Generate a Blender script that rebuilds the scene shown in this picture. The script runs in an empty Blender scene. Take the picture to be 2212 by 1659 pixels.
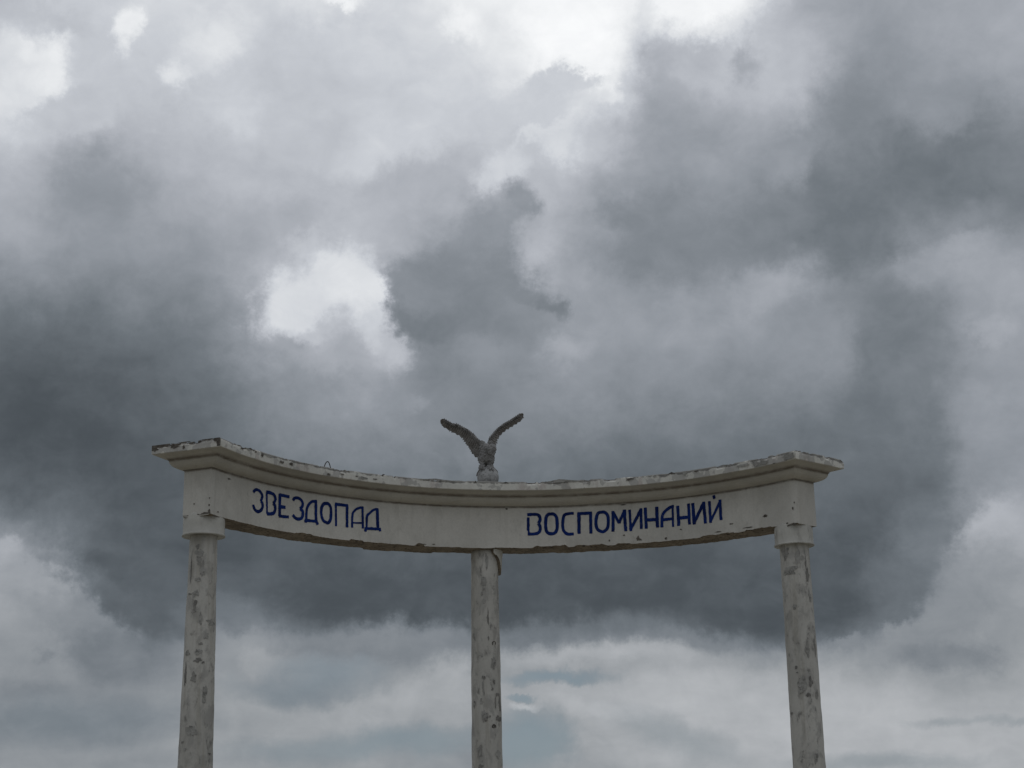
import bpy, bmesh, math, random
from mathutils import Vector, Matrix, noise
R = math.radians
rnd = random.Random(7)
scene = bpy.context.scene
col = scene.collection

# ------------------------------------------------------------------ camera
EYE = 1.6
PITCH, ROLL = R(16.088), R(1.074)
cd = bpy.data.cameras.new('camera')
cd.sensor_width = 36.0
cd.lens = 36.0 * 3440 / 2212
cd.clip_start, cd.clip_end = 0.1, 20000
cam = bpy.data.objects.new('camera', cd)
col.objects.link(cam)
fx = Vector((1, 0, 0)); fu = Vector((0, -math.sin(PITCH), math.cos(PITCH))); fd = Vector((0, math.cos(PITCH), math.sin(PITCH)))
ax = fx * math.cos(ROLL) - fu * math.sin(ROLL)
ay = fx * math.sin(ROLL) + fu * math.cos(ROLL)
m = Matrix((ax, ay, -fd)).transposed().to_4x4()
m.translation = (0, 0, EYE)
cam.matrix_world = m
scene.camera = cam
scene.view_settings.view_transform = 'Standard'
scene.view_settings.look = 'None'
scene.view_settings.exposure = 0.0
scene.view_settings.gamma = 1.0
scene.view_settings.use_curve_mapping = False
scene.cycles.max_bounces = 6

# ------------------------------------------------------------------ node helpers
def srgb(v):
    v = max(0.0, min(1.0, v))
    return v / 12.92 if v <= 0.04045 else ((v + 0.055) / 1.055) ** 2.4

class NT:
    def __init__(s, tree):
        s.t = tree
    def n(s, kind, **kw):
        o = s.t.nodes.new(kind)
        for k, v in kw.items():
            setattr(o, k, v)
        return o
    def put(s, sock, v):
        if isinstance(v, bpy.types.NodeSocket):
            s.t.links.new(v, sock)
        elif v is not None:
            sock.default_value = v
    def math(s, op, a, b=None, c=None, clamp=False):
        o = s.n('ShaderNodeMath', operation=op, use_clamp=clamp)
        for i, v in enumerate((a, b, c)):
            s.put(o.inputs[i], v)
        return o.outputs[0]
    def vmath(s, op, a, b=None, scale=None):
        o = s.n('ShaderNodeVectorMath', operation=op)
        s.put(o.inputs[0], a)
        s.put(o.inputs[1], b)
        if scale is not None:
            s.put(o.inputs['Scale'], scale)
        return o.outputs['Value'] if op in ('LENGTH', 'DOT_PRODUCT', 'DISTANCE') else o.outputs['Vector']
    def mix(s, f, a, b):
        o = s.n('ShaderNodeMix', data_type='RGBA')
        s.put(o.inputs[0], f); s.put(o.inputs[6], a); s.put(o.inputs[7], b)
        return o.outputs[2]
    def mixf(s, f, a, b):
        o = s.n('ShaderNodeMix', data_type='FLOAT')
        s.put(o.inputs[0], f); s.put(o.inputs[2], a); s.put(o.inputs[3], b)
        return o.outputs[0]
    def noise(s, vec, scale, detail=6.0, rough=0.55, dist=0.0, out='Fac'):
        o = s.n('ShaderNodeTexNoise')
        s.put(o.inputs['Vector'], vec)
        o.inputs['Scale'].default_value = scale
        o.inputs['Detail'].default_value = detail
        o.inputs['Roughness'].default_value = rough
        o.inputs['Distortion'].default_value = dist
        return o.outputs[out]
    def step(s, v, lo, hi, a=0.0, b=1.0):
        o = s.n('ShaderNodeMapRange', interpolation_type='SMOOTHSTEP')
        s.put(o.inputs[0], v)
        for i, x in enumerate((lo, hi, a, b)):
            s.put(o.inputs[i + 1], x)
        return o.outputs[0]
    def xyz(s, x, y, z):
        o = s.n('ShaderNodeCombineXYZ')
        s.put(o.inputs[0], x); s.put(o.inputs[1], y); s.put(o.inputs[2], z)
        return o.outputs[0]
    def sep(s, v):
        o = s.n('ShaderNodeSeparateXYZ')
        s.put(o.inputs[0], v)
        return o.outputs
    def mapping(s, v, loc=(0, 0, 0), rot=(0, 0, 0), scale=(1, 1, 1), kind='POINT'):
        o = s.n('ShaderNodeMapping', vector_type=kind)
        s.put(o.inputs[0], v)
        o.inputs['Location'].default_value = loc
        o.inputs['Rotation'].default_value = rot
        o.inputs['Scale'].default_value = scale
        return o.outputs[0]

# ------------------------------------------------------------------ sky: an overcast of cloud masses over the blue Nishita sky
# brightness of the cloud layer by elevation (degrees) for azimuths -22..22 degrees around the view to the gate
CLOUD_ROWS = [
    [1.0,[0.588,0.588,0.588,0.589,0.583,0.568,0.583,0.589,0.588,0.589,0.586,0.578,0.567,0.57,0.557,0.545,0.575,0.607,0.634,0.65,0.647,0.647,0.669,0.676,0.664,0.685,0.679,0.668,0.666,0.667,0.667,0.667]],
    [2.5,[0.593,0.593,0.593,0.594,0.585,0.57,0.588,0.59,0.587,0.586,0.582,0.57,0.558,0.563,0.551,0.54,0.568,0.601,0.629,0.646,0.641,0.639,0.663,0.672,0.662,0.681,0.682,0.671,0.666,0.667,0.667,0.667]],
    [4.0,[0.551,0.551,0.552,0.552,0.558,0.545,0.562,0.586,0.597,0.605,0.618,0.634,0.641,0.62,0.597,0.576,0.605,0.63,0.648,0.675,0.692,0.692,0.698,0.702,0.707,0.71,0.69,0.672,0.671,0.671,0.67,0.669]],
    [5.5,[0.566,0.564,0.562,0.561,0.572,0.545,0.526,0.568,0.599,0.632,0.629,0.599,0.621,0.64,0.651,0.649,0.664,0.681,0.695,0.706,0.715,0.707,0.707,0.697,0.665,0.583,0.52,0.572,0.657,0.643,0.638,0.632]],
    [7.0,[0.583,0.584,0.584,0.587,0.601,0.525,0.431,0.435,0.517,0.508,0.446,0.417,0.428,0.446,0.452,0.445,0.448,0.455,0.46,0.456,0.414,0.389,0.375,0.374,0.409,0.52,0.626,0.607,0.577,0.584,0.589,0.595]],
    [8.5,[0.649,0.645,0.644,0.642,0.596,0.382,0.347,0.347,0.383,0.373,0.348,0.337,0.336,0.331,0.327,0.315,0.314,0.317,0.318,0.318,0.301,0.307,0.319,0.31,0.31,0.367,0.496,0.633,0.665,0.662,0.664,0.667]],
    [10.0,[0.664,0.664,0.669,0.639,0.496,0.397,0.389,0.373,0.336,0.339,0.353,0.361,0.366,0.355,0.345,0.343,0.345,0.344,0.338,0.334,0.334,0.345,0.355,0.353,0.355,0.386,0.471,0.667,0.685,0.677,0.675,0.672]],
    [11.5,[0.384,0.398,0.415,0.419,0.386,0.35,0.34,0.346,0.355,0.372,0.389,0.402,0.409,0.405,0.403,0.398,0.392,0.386,0.381,0.375,0.378,0.379,0.387,0.393,0.39,0.382,0.402,0.577,0.618,0.606,0.593,0.578]],
    [13.0,[0.32,0.318,0.32,0.321,0.318,0.324,0.34,0.362,0.392,0.435,0.462,0.469,0.468,0.47,0.477,0.455,0.441,0.432,0.418,0.413,0.412,0.416,0.416,0.418,0.423,0.413,0.415,0.484,0.545,0.558,0.563,0.571]],
    [14.5,[0.332,0.332,0.331,0.326,0.322,0.332,0.35,0.373,0.431,0.497,0.528,0.536,0.543,0.54,0.517,0.519,0.502,0.479,0.47,0.465,0.461,0.471,0.473,0.467,0.462,0.438,0.442,0.544,0.586,0.592,0.589,0.588]],
    [16.0,[0.349,0.345,0.341,0.338,0.339,0.351,0.38,0.412,0.449,0.523,0.566,0.612,0.653,0.541,0.516,0.525,0.561,0.593,0.578,0.541,0.525,0.523,0.528,0.536,0.539,0.469,0.47,0.565,0.6,0.598,0.6,0.603]],
    [17.5,[0.42,0.407,0.396,0.392,0.394,0.409,0.434,0.458,0.496,0.658,0.702,0.724,0.73,0.469,0.49,0.505,0.525,0.548,0.586,0.589,0.594,0.595,0.586,0.57,0.555,0.519,0.532,0.605,0.633,0.625,0.63,0.634]],
    [19.0,[0.548,0.534,0.523,0.52,0.517,0.511,0.516,0.534,0.55,0.733,0.84,0.86,0.77,0.44,0.498,0.494,0.522,0.576,0.611,0.58,0.557,0.596,0.643,0.595,0.542,0.542,0.573,0.623,0.639,0.611,0.608,0.602]],
    [20.5,[0.64,0.634,0.631,0.607,0.593,0.589,0.579,0.584,0.615,0.67,0.764,0.795,0.731,0.59,0.529,0.514,0.591,0.689,0.612,0.53,0.503,0.498,0.487,0.473,0.433,0.457,0.536,0.566,0.528,0.511,0.494,0.472]],
    [22.0,[0.662,0.662,0.666,0.646,0.573,0.583,0.634,0.632,0.655,0.647,0.664,0.674,0.669,0.669,0.638,0.604,0.636,0.695,0.575,0.505,0.486,0.492,0.507,0.504,0.467,0.438,0.451,0.458,0.447,0.481,0.477,0.483]],
    [23.5,[0.748,0.728,0.716,0.677,0.635,0.639,0.67,0.689,0.691,0.707,0.71,0.717,0.729,0.734,0.742,0.739,0.735,0.725,0.676,0.615,0.592,0.599,0.617,0.561,0.492,0.473,0.483,0.506,0.482,0.538,0.546,0.559]],
    [25.0,[0.86,0.848,0.841,0.763,0.714,0.703,0.701,0.716,0.752,0.748,0.751,0.763,0.778,0.786,0.785,0.778,0.773,0.77,0.738,0.666,0.633,0.628,0.651,0.651,0.599,0.559,0.553,0.579,0.565,0.603,0.615,0.623]],
    [26.5,[0.883,0.883,0.885,0.941,0.752,0.761,0.801,0.817,0.774,0.754,0.77,0.777,0.78,0.794,0.807,0.808,0.791,0.761,0.894,0.712,0.626,0.665,0.743,0.724,0.683,0.629,0.587,0.603,0.621,0.65,0.655,0.647]],
    [28.0,[0.694,0.728,0.764,0.861,0.746,0.793,0.818,0.813,0.794,0.769,0.757,0.759,0.774,0.812,0.838,0.852,0.893,0.985,0.968,0.831,0.797,0.853,0.813,0.727,0.668,0.629,0.595,0.624,0.648,0.634,0.623,0.625]],
    [29.5,[0.695,0.689,0.694,0.726,0.773,0.832,0.829,0.815,0.82,0.836,0.923,0.895,0.83,0.826,0.908,0.937,0.951,0.968,0.944,0.957,0.971,0.983,0.992,0.761,0.655,0.638,0.602,0.625,0.644,0.638,0.626,0.627]],
    [31.0,[0.698,0.696,0.709,0.745,0.774,0.832,0.825,0.814,0.817,0.826,0.91,0.887,0.828,0.825,0.907,0.936,0.947,0.965,0.944,0.939,0.946,0.964,0.969,0.781,0.657,0.641,0.602,0.622,0.641,0.642,0.625,0.627]],
    [32.5,[0.698,0.695,0.713,0.748,0.778,0.836,0.823,0.814,0.818,0.826,0.912,0.884,0.828,0.824,0.905,0.934,0.946,0.966,0.945,0.939,0.944,0.966,0.967,0.807,0.658,0.645,0.607,0.619,0.638,0.646,0.625,0.627]],
]
# single cloud masses: azimuth, elevation, half width, half height (degrees), tilt, brightness, edge softness, blue gap
CLOUD_MASSES = [
    [-18.44,28.35,1.75,0.4,0,0.733,0.6,0],
    [-18.71,26.48,1.333,1.5,0,0.855,0.6,0],
    [-18.45,27.36,0.433,0.3,0,0.902,0.9,0],
    [-17.46,27.32,0.467,0.467,0,0.91,0.9,0],
    [-17.78,26.43,0.667,0.667,20,0.902,0.9,0],
    [-15.98,26.15,0.917,1.5,0,0.769,0.5,0],
    [-17.1,25.1,1.417,0.6,20,0.749,0.5,0],
    [-14.77,28.26,0.417,0.633,-15,0.91,0.6,0],
    [-11.36,27.91,1.033,0.733,20,0.875,0.8,0],
    [-12.81,26.81,0.433,0.4,0,0.894,0.9,0],
    [-13.59,28.32,0.467,0.833,0,0.804,0.8,0],
    [-15.67,22.62,1.333,1.2,0,0.565,0.9,0],
    [-9.57,22.43,1.833,0.833,0,0.667,0.9,0],
    [-10.39,26.02,0.75,0.667,0,0.808,0.9,0],
    [-4.82,24.6,1.833,0.767,20,0.808,0.9,0],
    [-8.18,23.13,2.667,0.667,0,0.729,0.9,0],
    [-3.73,23.31,1.667,0.667,20,0.69,0.9,0],
    [-6.41,29.36,0.5,0.233,0,0.949,0.8,0],
    [-5.57,28.2,1.0,0.667,0,0.796,0.8,0],
    [-1.7,28.72,0.667,0.5,0,0.941,0.8,0],
    [0.23,27.74,1.0,1.0,0,0.894,0.9,0],
    [2.36,28.24,1.533,1.417,0,0.976,0.6,0],
    [5.28,28.96,0.3,0.967,0,0.839,0.8,0],
    [7.75,29.17,2.083,0.733,0,0.957,0.9,0],
    [8.42,28.27,1.0,0.417,0,0.871,0.9,0],
    [6.14,26.71,0.833,1.5,0,0.659,0.7,0],
    [11.13,26.96,1.033,1.333,0,0.729,0.9,0],
    [9.64,27.09,0.533,0.4,0,0.643,0.8,0],
    [7.65,27.57,1.167,0.5,0,0.714,0.8,0],
    [2.28,26.82,1.167,0.4,0,0.8,0.4,0],
    [1.19,26.11,1.333,0.667,40,0.8,0.5,0],
    [3.69,26.48,0.333,0.467,0,0.949,0.6,0],
    [2.72,25.45,1.3,0.7,30,0.831,0.9,0],
    [2.01,25.35,1.833,0.183,30,0.847,0.95,0],
    [1.97,24.5,0.667,0.367,-20,0.839,0.9,0],
    [3.69,24.73,0.833,0.667,0,0.745,0.9,0],
    [6.9,24.08,1.833,1.833,0,0.596,0.9,0],
    [14.67,22.72,3.583,1.533,10,0.459,0.5,0],
    [13.48,24.81,1.167,1.5,0,0.533,0.9,0],
    [16.57,24.68,1.0,0.75,0,0.573,0.8,0],
    [11.11,23.6,0.667,1.0,-40,0.588,0.8,0],
    [5.36,21.88,1.5,0.667,20,0.518,0.8,0],
    [19.52,26.98,0.667,1.5,0,0.647,0.9,0],
    [-0.41,23.54,0.933,0.667,30,0.812,0.5,0],
    [0.74,22.53,0.833,0.667,0,0.737,0.8,0],
    [-7.87,21.05,0.633,0.433,0,0.753,0.8,0],
    [-6.8,19.76,1.7,1.2,10,0.859,0.42,0],
    [-8.47,18.83,1.3,0.967,40,0.839,0.45,0],
    [-5.66,19.25,0.833,1.233,0,0.867,0.33,0],
    [-5.3,17.9,0.867,0.8,0,0.8,0.6,0],
    [-4.64,17.11,0.6,0.767,0,0.729,0.8,0],
    [-7.41,17.77,0.767,0.467,20,0.745,0.6,0],
    [-8.53,17.25,0.6,0.25,0,0.62,0.8,0],
    [-6.68,17.09,0.833,0.667,0,0.659,0.9,0],
    [-3.48,18.61,1.25,1.067,0,0.471,0.35,0],
    [-3.68,19.73,1.017,1.0,0,0.533,0.45,0],
    [-2.06,19.93,1.5,1.0,30,0.518,0.6,0],
    [-1.16,21.25,1.0,0.833,40,0.573,0.7,0],
    [0.34,22.35,0.667,0.633,20,0.573,0.6,0],
    [-0.56,19.91,1.333,0.75,-20,0.518,0.8,0],
    [0.84,19.47,1.167,0.367,-30,0.51,0.7,0],
    [1.67,18.96,0.567,0.25,-20,0.478,0.8,0],
    [1.11,20.91,0.733,0.733,0,0.714,0.8,0],
    [3.18,20.62,0.967,0.8,0,0.627,0.9,0],
    [2.12,17.4,1.0,0.6,20,0.643,0.9,0],
    [-0.95,17.26,1.333,0.5,0,0.549,0.9,0],
    [-3.65,15.22,0.367,0.25,0,0.588,0.9,0],
    [9.9,19.05,1.267,0.667,10,0.647,0.9,0],
    [6.88,18.74,0.733,0.467,0,0.6,0.9,0],
    [5.81,20.37,2.0,0.667,0,0.502,0.9,0],
    [12.29,16.95,0.5,1.0,0,0.584,0.95,0],
    [14.53,16.71,1.5,2.333,0,0.475,0.95,0],
    [16.47,19.74,1.583,0.417,10,0.627,0.8,0],
    [15.18,19.4,0.833,0.667,0,0.588,0.9,0],
    [13.09,20.5,1.167,0.833,0,0.443,0.8,0],
    [17.7,16.99,0.567,0.417,0,0.655,0.9,0],
    [17.43,13.46,1.0,1.333,0,0.573,0.9,0],
    [-17.87,9.67,0.6,0.667,0,0.659,0.4,0],
    [-17.11,9.0,0.867,0.767,0,0.612,0.5,0],
    [-16.43,9.49,0.5,0.233,0,0.557,0.5,0],
    [-16.71,8.26,0.667,0.667,0,0.612,0.5,0],
    [-15.2,7.5,1.667,0.567,-20,0.541,0.7,0],
    [-14.51,9.25,1.583,0.567,-10,0.361,0.7,0],
    [-13.65,7.92,1.833,0.433,-20,0.384,0.6,0],
    [-9.29,6.51,1.5,0.967,0,0.561,0.5,0],
    [-8.67,6.24,0.767,0.533,0,0.596,0.5,0],
    [-9.81,7.79,0.8,0.567,0,0.447,0.6,0],
    [-0.91,8.48,7.333,0.933,0,0.329,0.3,0],
    [8.69,8.13,4.167,1.167,-8,0.337,0.5,0],
    [13.39,8.55,1.0,1.167,0,0.416,0.9,0],
    [14.37,9.85,0.833,1.167,0,0.471,0.95,0],
    [6.81,6.74,1.167,0.433,0,0.486,0.8,0],
    [-4.9,6.98,3.167,0.433,0,0.518,0.7,0],
    [16.85,10.32,1.25,0.667,20,0.682,0.5,0],
    [16.93,8.58,1.033,1.2,0,0.596,0.7,0],
    [15.3,7.73,1.5,0.833,40,0.553,0.6,0],
    [14.21,7.08,1.0,0.433,20,0.549,0.5,0],
    [11.66,6.54,0.433,0.2,0,0.51,0.6,0],
    [14.59,5.96,1.1,0.4,0,0.494,0.8,0],
    [15.9,5.94,1.033,0.467,0,0.494,0.9,0],
    [17.25,6.68,0.667,0.833,0,0.596,0.8,0],
    [-17.0,6.92,0.667,0.5,0,0.588,0.7,0],
    [-16.81,6.3,0.233,0.233,0,0.486,0.9,0],
    [-14.59,6.41,1.333,0.667,-10,0.478,0.7,0],
    [-17.41,6.22,0.667,0.433,0,0.58,0.7,0],
    [1.45,5.56,1.8,0.233,0,0.533,0.7,0.8],
    [0.25,3.46,1.417,0.917,0,0.561,0.6,0.9],
    [5.45,3.43,2.0,0.5,-20,0.612,0.9,0.25],
    [-0.05,4.9,0.533,0.117,0,0.549,0.6,0.8],
    [-0.05,4.62,0.533,0.1,0,0.706,0.7,0],
    [-6.53,5.94,1.5,0.4,0,0.541,0.9,0.4],
    [-2.35,5.58,0.8,0.6,0,0.659,0.6,0],
    [-6.51,4.4,4.0,0.3,10,0.616,0.8,0],
    [-4.07,5.02,1.833,0.367,10,0.643,0.8,0],
    [-4.23,3.53,2.5,0.433,0,0.541,0.8,0.7],
    [-7.77,3.26,2.0,0.333,0,0.557,0.8,0.4],
    [-7.49,5.31,2.0,0.4,0,0.51,0.8,0.3],
    [-15.78,4.23,3.167,0.7,0,0.478,0.9,0.2],
    [-15.4,3.0,3.833,0.233,0,0.557,0.8,0],
    [-16.89,5.14,1.5,0.333,0,0.518,0.8,0],
    [14.69,3.7,1.0,0.133,0,0.627,0.9,0.2],
    [16.82,3.77,1.0,0.133,0,0.62,0.9,0.2],
    [12.41,2.38,2.667,0.267,0,0.627,0.8,0.3],
    [3.02,6.28,3.667,0.333,0,0.659,0.8,0],
    [2.63,4.52,1.5,0.267,-10,0.682,0.8,0],
]

SUN_EL, SUN_AZ = R(58), R(6)
world = bpy.data.worlds.new('World')
scene.world = world
world.use_nodes = True
world.cycles.sampling_method = 'MANUAL'
world.cycles.sample_map_resolution = 512
wt = world.node_tree
wt.nodes.clear()
W = NT(wt)
d = W.n('ShaderNodeTexCoord').outputs['Generated']
dx, dy, dz = W.sep(d)[0:3]
az = W.math('MULTIPLY', W.math('ARCTAN2', dx, dy), 180 / math.pi)
el = W.math('MULTIPLY', W.math('ARCSINE', dz), 180 / math.pi)
up = W.math('ADD', W.math('MAXIMUM', dz, 0.0), 0.16)
flat = W.xyz(W.math('DIVIDE', dx, up), W.math('DIVIDE', dy, up), 0.0)       # cloud sheet overhead, foreshortened to the horizon
# ragged edges: shift the directions by turbulence
w1 = W.noise(d, 9.0, 3.0, 0.6, out='Color')
w2 = W.noise(d, 30.0, 6.0, 0.68, out='Color')
warp = W.vmath('ADD', W.vmath('SCALE', W.vmath('SUBTRACT', w1, (0.5, 0.5, 0.5)), scale=2.0),
               W.vmath('SCALE', W.vmath('SUBTRACT', w2, (0.5, 0.5, 0.5)), scale=2.7))
ae0 = W.xyz(az, el, 0.0)
ae = W.vmath('ADD', ae0, W.vmath('MULTIPLY', warp, W.xyz(1.0, W.step(el, 2.0, 12.0, 0.35, 0.9), 0.0)))
awx, awy = W.sep(ae)[0:2]
u = W.math('DIVIDE', W.math('ADD', awx, 22.0), 44.0)
acc = None
yy = W.math('MINIMUM', W.math('MAXIMUM', awy, CLOUD_ROWS[0][0]), CLOUD_ROWS[-1][0])
SIG = 0.62
for e, vals in CLOUD_ROWS:
    rp = W.n('ShaderNodeValToRGB')
    cr = rp.color_ramp
    cr.interpolation = 'B_SPLINE'
    while len(cr.elements) < len(vals):
        cr.elements.new(0.5)
    for i, v in enumerate(vals):
        cr.elements[i].position = i / (len(vals) - 1)
    for i, v in enumerate(vals):
        cr.elements[i].color = (v, v, v, v)
    W.put(rp.inputs[0], u)
    t = W.math('DIVIDE', W.math('SUBTRACT', yy, e), 1.5)
    w = W.math('POWER', math.e, W.math('MULTIPLY', W.math('MULTIPLY', t, t), -0.5 / SIG ** 2))
    acc = (W.math('MULTIPLY', rp.outputs[1], w), w) if acc is None else (W.math('MULTIPLY_ADD', rp.outputs[1], w, acc[0]), W.math('ADD', acc[1], w))
val = W.math('DIVIDE', acc[0], acc[1])
blue = 0.0
turned_dirs = {0: ae}
for (a, e, rx, ry, tilt, v, soft, bl) in CLOUD_MASSES:
    if tilt not in turned_dirs:
        ca, sa = math.cos(R(tilt)), math.sin(R(tilt))
        turned_dirs[tilt] = W.xyz(W.vmath('DOT_PRODUCT', ae, (ca, sa, 0)), W.vmath('DOT_PRODUCT', ae, (-sa, ca, 0)), 0.0)
    ca, sa = math.cos(R(tilt)), math.sin(R(tilt))
    px_, py_ = a * ca + e * sa, -a * sa + e * ca
    kx, ky = 1 / (rx / math.cos(R(e))), 1 / ry
    vm = W.n('ShaderNodeVectorMath', operation='MULTIPLY_ADD')
    W.put(vm.inputs[0], turned_dirs[tilt]); vm.inputs[1].default_value = (kx, ky, 0); vm.inputs[2].default_value = (-px_ * kx, -py_ * ky, 0)
    r_ = W.vmath('LENGTH', vm.outputs[0])
    k = W.step(r_, 1 - soft, 1 + soft, 1.0, 0.0)
    val = W.mixf(k, val, v)
    if bl:
        blue = W.mixf(W.math('MULTIPLY', k, bl), blue, 1.0)
# the same overcast goes on all round the sky
g1 = W.noise(flat, 0.9, 5.0, 0.55, 0.4)
g2 = W.noise(flat, 0.28, 3.0, 0.5)
gen = W.math('ADD', W.math('MULTIPLY', W.math('SUBTRACT', g1, 0.5), 0.8), W.math('MULTIPLY', W.math('SUBTRACT', g2, 0.5), 0.6))
gen = W.math('ADD', gen, W.math('MULTIPLY_ADD', W.math('MAXIMUM', dz, 0.0), 0.30, 0.43))
mk = W.math('MULTIPLY', W.step(W.math('ABSOLUTE', az), 21.0, 34.0, 1.0, 0.0), W.step(el, 31.0, 42.0, 1.0, 0.0))
val = W.mixf(mk, gen, val)
# fine cloud texture
f1 = W.noise(W.mapping(d, scale=(1, 1, 1.5)), 16.0, 6.0, 0.6, 0.3)
f2 = W.noise(flat, 5.0, 4.0, 0.6, 0.3)
f3 = W.noise(W.mapping(d, scale=(1, 1, 1.2)), 44.0, 4.0, 0.6, 0.5)
fine = W.math('ADD', W.math('MULTIPLY', W.math('SUBTRACT', f1, 0.5), 0.11), W.math('MULTIPLY', W.math('SUBTRACT', f2, 0.5), 0.05))
fine = W.math('ADD', fine, W.math('MULTIPLY', W.math('SUBTRACT', f3, 0.5), 0.075))
val = W.math('ADD', val, fine)
val = W.math('MINIMUM', W.math('MAXIMUM', val, 0.2), 1.0)
rp = W.n('ShaderNodeValToRGB')
cr = rp.color_ramp
stops = [(0.20, (.178, .20, .222)), (0.33, (.306, .331, .353)), (0.45, (.428, .455, .48)), (0.58, (.564, .585, .614)), (0.70, (.688, .703, .732)), (0.80, (.785, .80, .825)), (0.90, (.89, .90, .912)), (1.0, (.99, .995, 1.0))]
while len(cr.elements) < len(stops):
    cr.elements.new(0.5)
for i, (p, c) in enumerate(stops):
    cr.elements[i].position = p
for i, (p, c) in enumerate(stops):
    cr.elements[i].color = (srgb(c[0]), srgb(c[1]), srgb(c[2]), 1)
W.put(rp.inputs[0], val)
cloud = W.mix(W.math('MULTIPLY', W.step(el, 5.0, 13.0, 1.0, 0.0), W.step(val, 0.45, 0.62)), rp.outputs[0], W.vmath('MULTIPLY', rp.outputs[0], (1.01, 1.0, 0.955)))
cloud = W.mix(W.math('MULTIPLY', blue, 0.75), cloud, (srgb(.468), srgb(.538), srgb(.586), 1))
sky = W.n('ShaderNodeTexSky', sky_type='NISHITA')
sky.sun_disc = False
sky.sun_elevation = SUN_EL
sky.sun_rotation = SUN_AZ
bg_sky = W.n('ShaderNodeBackground'); W.put(bg_sky.inputs[0], sky.outputs[0]); bg_sky.inputs[1].default_value = 0.06
bg_cl = W.n('ShaderNodeBackground'); W.put(bg_cl.inputs[0], cloud); bg_cl.inputs[1].default_value = 1.0
ms = W.n('ShaderNodeMixShader')
W.put(ms.inputs[0], W.math('SUBTRACT', 1.0, W.math('MULTIPLY', blue, 0.12)))
wt.links.new(bg_sky.outputs[0], ms.inputs[1]); wt.links.new(bg_cl.outputs[0], ms.inputs[2])
out = W.n('ShaderNodeOutputWorld')
wt.links.new(ms.outputs[0], out.inputs[0])

sl = bpy.data.lights.new('sun', 'SUN')
sl.energy = 0.5
sl.angle = R(25)
sl.color = (1.0, 0.97, 0.93)
so = bpy.data.objects.new('sun', sl)
col.objects.link(so)
sdir = Vector((math.sin(SUN_AZ) * math.cos(SUN_EL), math.cos(SUN_AZ) * math.cos(SUN_EL), math.sin(SUN_EL)))
so.rotation_euler = sdir.to_track_quat('Z', 'Y').to_euler()
so.location = (0, 0, 60)

# ------------------------------------------------------------------ materials
def material(name, rough=0.85):
    mt = bpy.data.materials.new(name)
    mt.use_nodes = True
    t = NT(mt.node_tree)
    b = mt.node_tree.nodes['Principled BSDF']
    b.inputs['Roughness'].default_value = rough
    b.inputs['Specular IOR Level'].default_value = 0.25
    return mt, t, b

def bump(t, b, h, strength, dist):
    o = t.n('ShaderNodeBump')
    o.inputs['Strength'].default_value = strength
    o.inputs['Distance'].default_value = dist
    t.put(o.inputs['Height'], h)
    t.put(b.inputs['Normal'], o.outputs[0])

def plaster(name, base, old, grime_amt, dark_amt, streak=0.3, top=None, lo=0.0, size=1.0, dirt_shade=None, run=0.0):
    """old white lime paint on render: cloudy tone, worn grey areas, near-black lichen spots"""
    mt, t, b = material(name)
    p = t.n('ShaderNodeTexCoord').outputs['Object']
    ps = t.mapping(p, scale=(1, 1, streak))
    n1 = t.noise(p, 1.3, 5, 0.6)
    n2 = t.noise(ps, 5.5 * size, 7, 0.65, 0.5)
    n3 = t.noise(ps, 13.0, 7, 0.68, 0.4)
    n4 = t.noise(p, 40.0, 5, 0.6)
    c = t.mix(t.step(n1, 0.35, 0.68), base, [x * 0.82 for x in base[:3]] + [1])
    c = t.mix(t.math('MULTIPLY', t.step(n2, 0.50 - lo, 0.66 - lo), grime_amt), c, old)
    c = t.mix(t.math('MULTIPLY', t.math('MULTIPLY', t.step(n3, 0.575 - lo, 0.66 - lo), t.step(n2, 0.46 - lo, 0.60 - lo)), dark_amt), c, (0.045, 0.043, 0.04, 1))
    if run:                                              # faint rain runs
        n5 = t.noise(t.mapping(p, scale=(1, 1, .05)), 11.0, 5, 0.65)
        c = t.mix(t.math('MULTIPLY', t.step(n5, 0.5, 0.68), run), c, (0.36, 0.335, 0.28, 1))
    if top:
        z = t.sep(p)[2]
        edge = t.step(z, top - 0.075, top + 0.01)
        x = t.sep(p)[0]
        worn = t.math('ADD', t.step(x, -2.6, -3.3, 0.0, 0.13), t.step(x, 0.6, 2.6, 0.0, 0.07))
        c = t.mix(t.math('MULTIPLY', t.step(t.math('ADD', t.noise(p, 7.5, 3, 0.5), worn), 0.56, 0.60), 0.6), c, (0.37, 0.36, 0.34, 1))
        edge = t.math('ADD', edge, t.math('MULTIPLY', worn, 0.9))
        k = t.step(t.math('ADD', t.math('MULTIPLY', edge, 0.36), t.noise(t.mapping(p, scale=(1, 1, .8)), 4.5, 7, 0.66)), 0.69, 0.80)
        c = t.mix(t.math('MULTIPLY', k, 0.75), c, (0.12, 0.115, 0.108, 1))
    if dirt_shade:                                             # brown joint line: dirt, with the hollow's shade painted in on the moulding
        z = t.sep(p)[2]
        off = t.math('ABSOLUTE', t.math('SUBTRACT', t.math('ADD', z, t.math('MULTIPLY', t.math('SUBTRACT', n3, 0.5), 0.02)), dirt_shade[0]))
        k = t.math('MULTIPLY', t.step(off, 0.0, dirt_shade[1] * 1.7, 1.0, 0.0), t.step(n2, 0.33, 0.55, 0.45, 0.8))
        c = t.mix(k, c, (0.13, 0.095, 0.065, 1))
    c = t.mix(t.step(n4, 0.35, 0.7, 0.0, 0.14), c, (0.30, 0.285, 0.25, 1))
    t.put(b.inputs['Base Color'], c)
    h = t.math('ADD', t.math('MULTIPLY', n3, 0.6), t.math('MULTIPLY', n4, 0.4))
    bump(t, b, h, 0.45, 0.012)
    return mt

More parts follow.
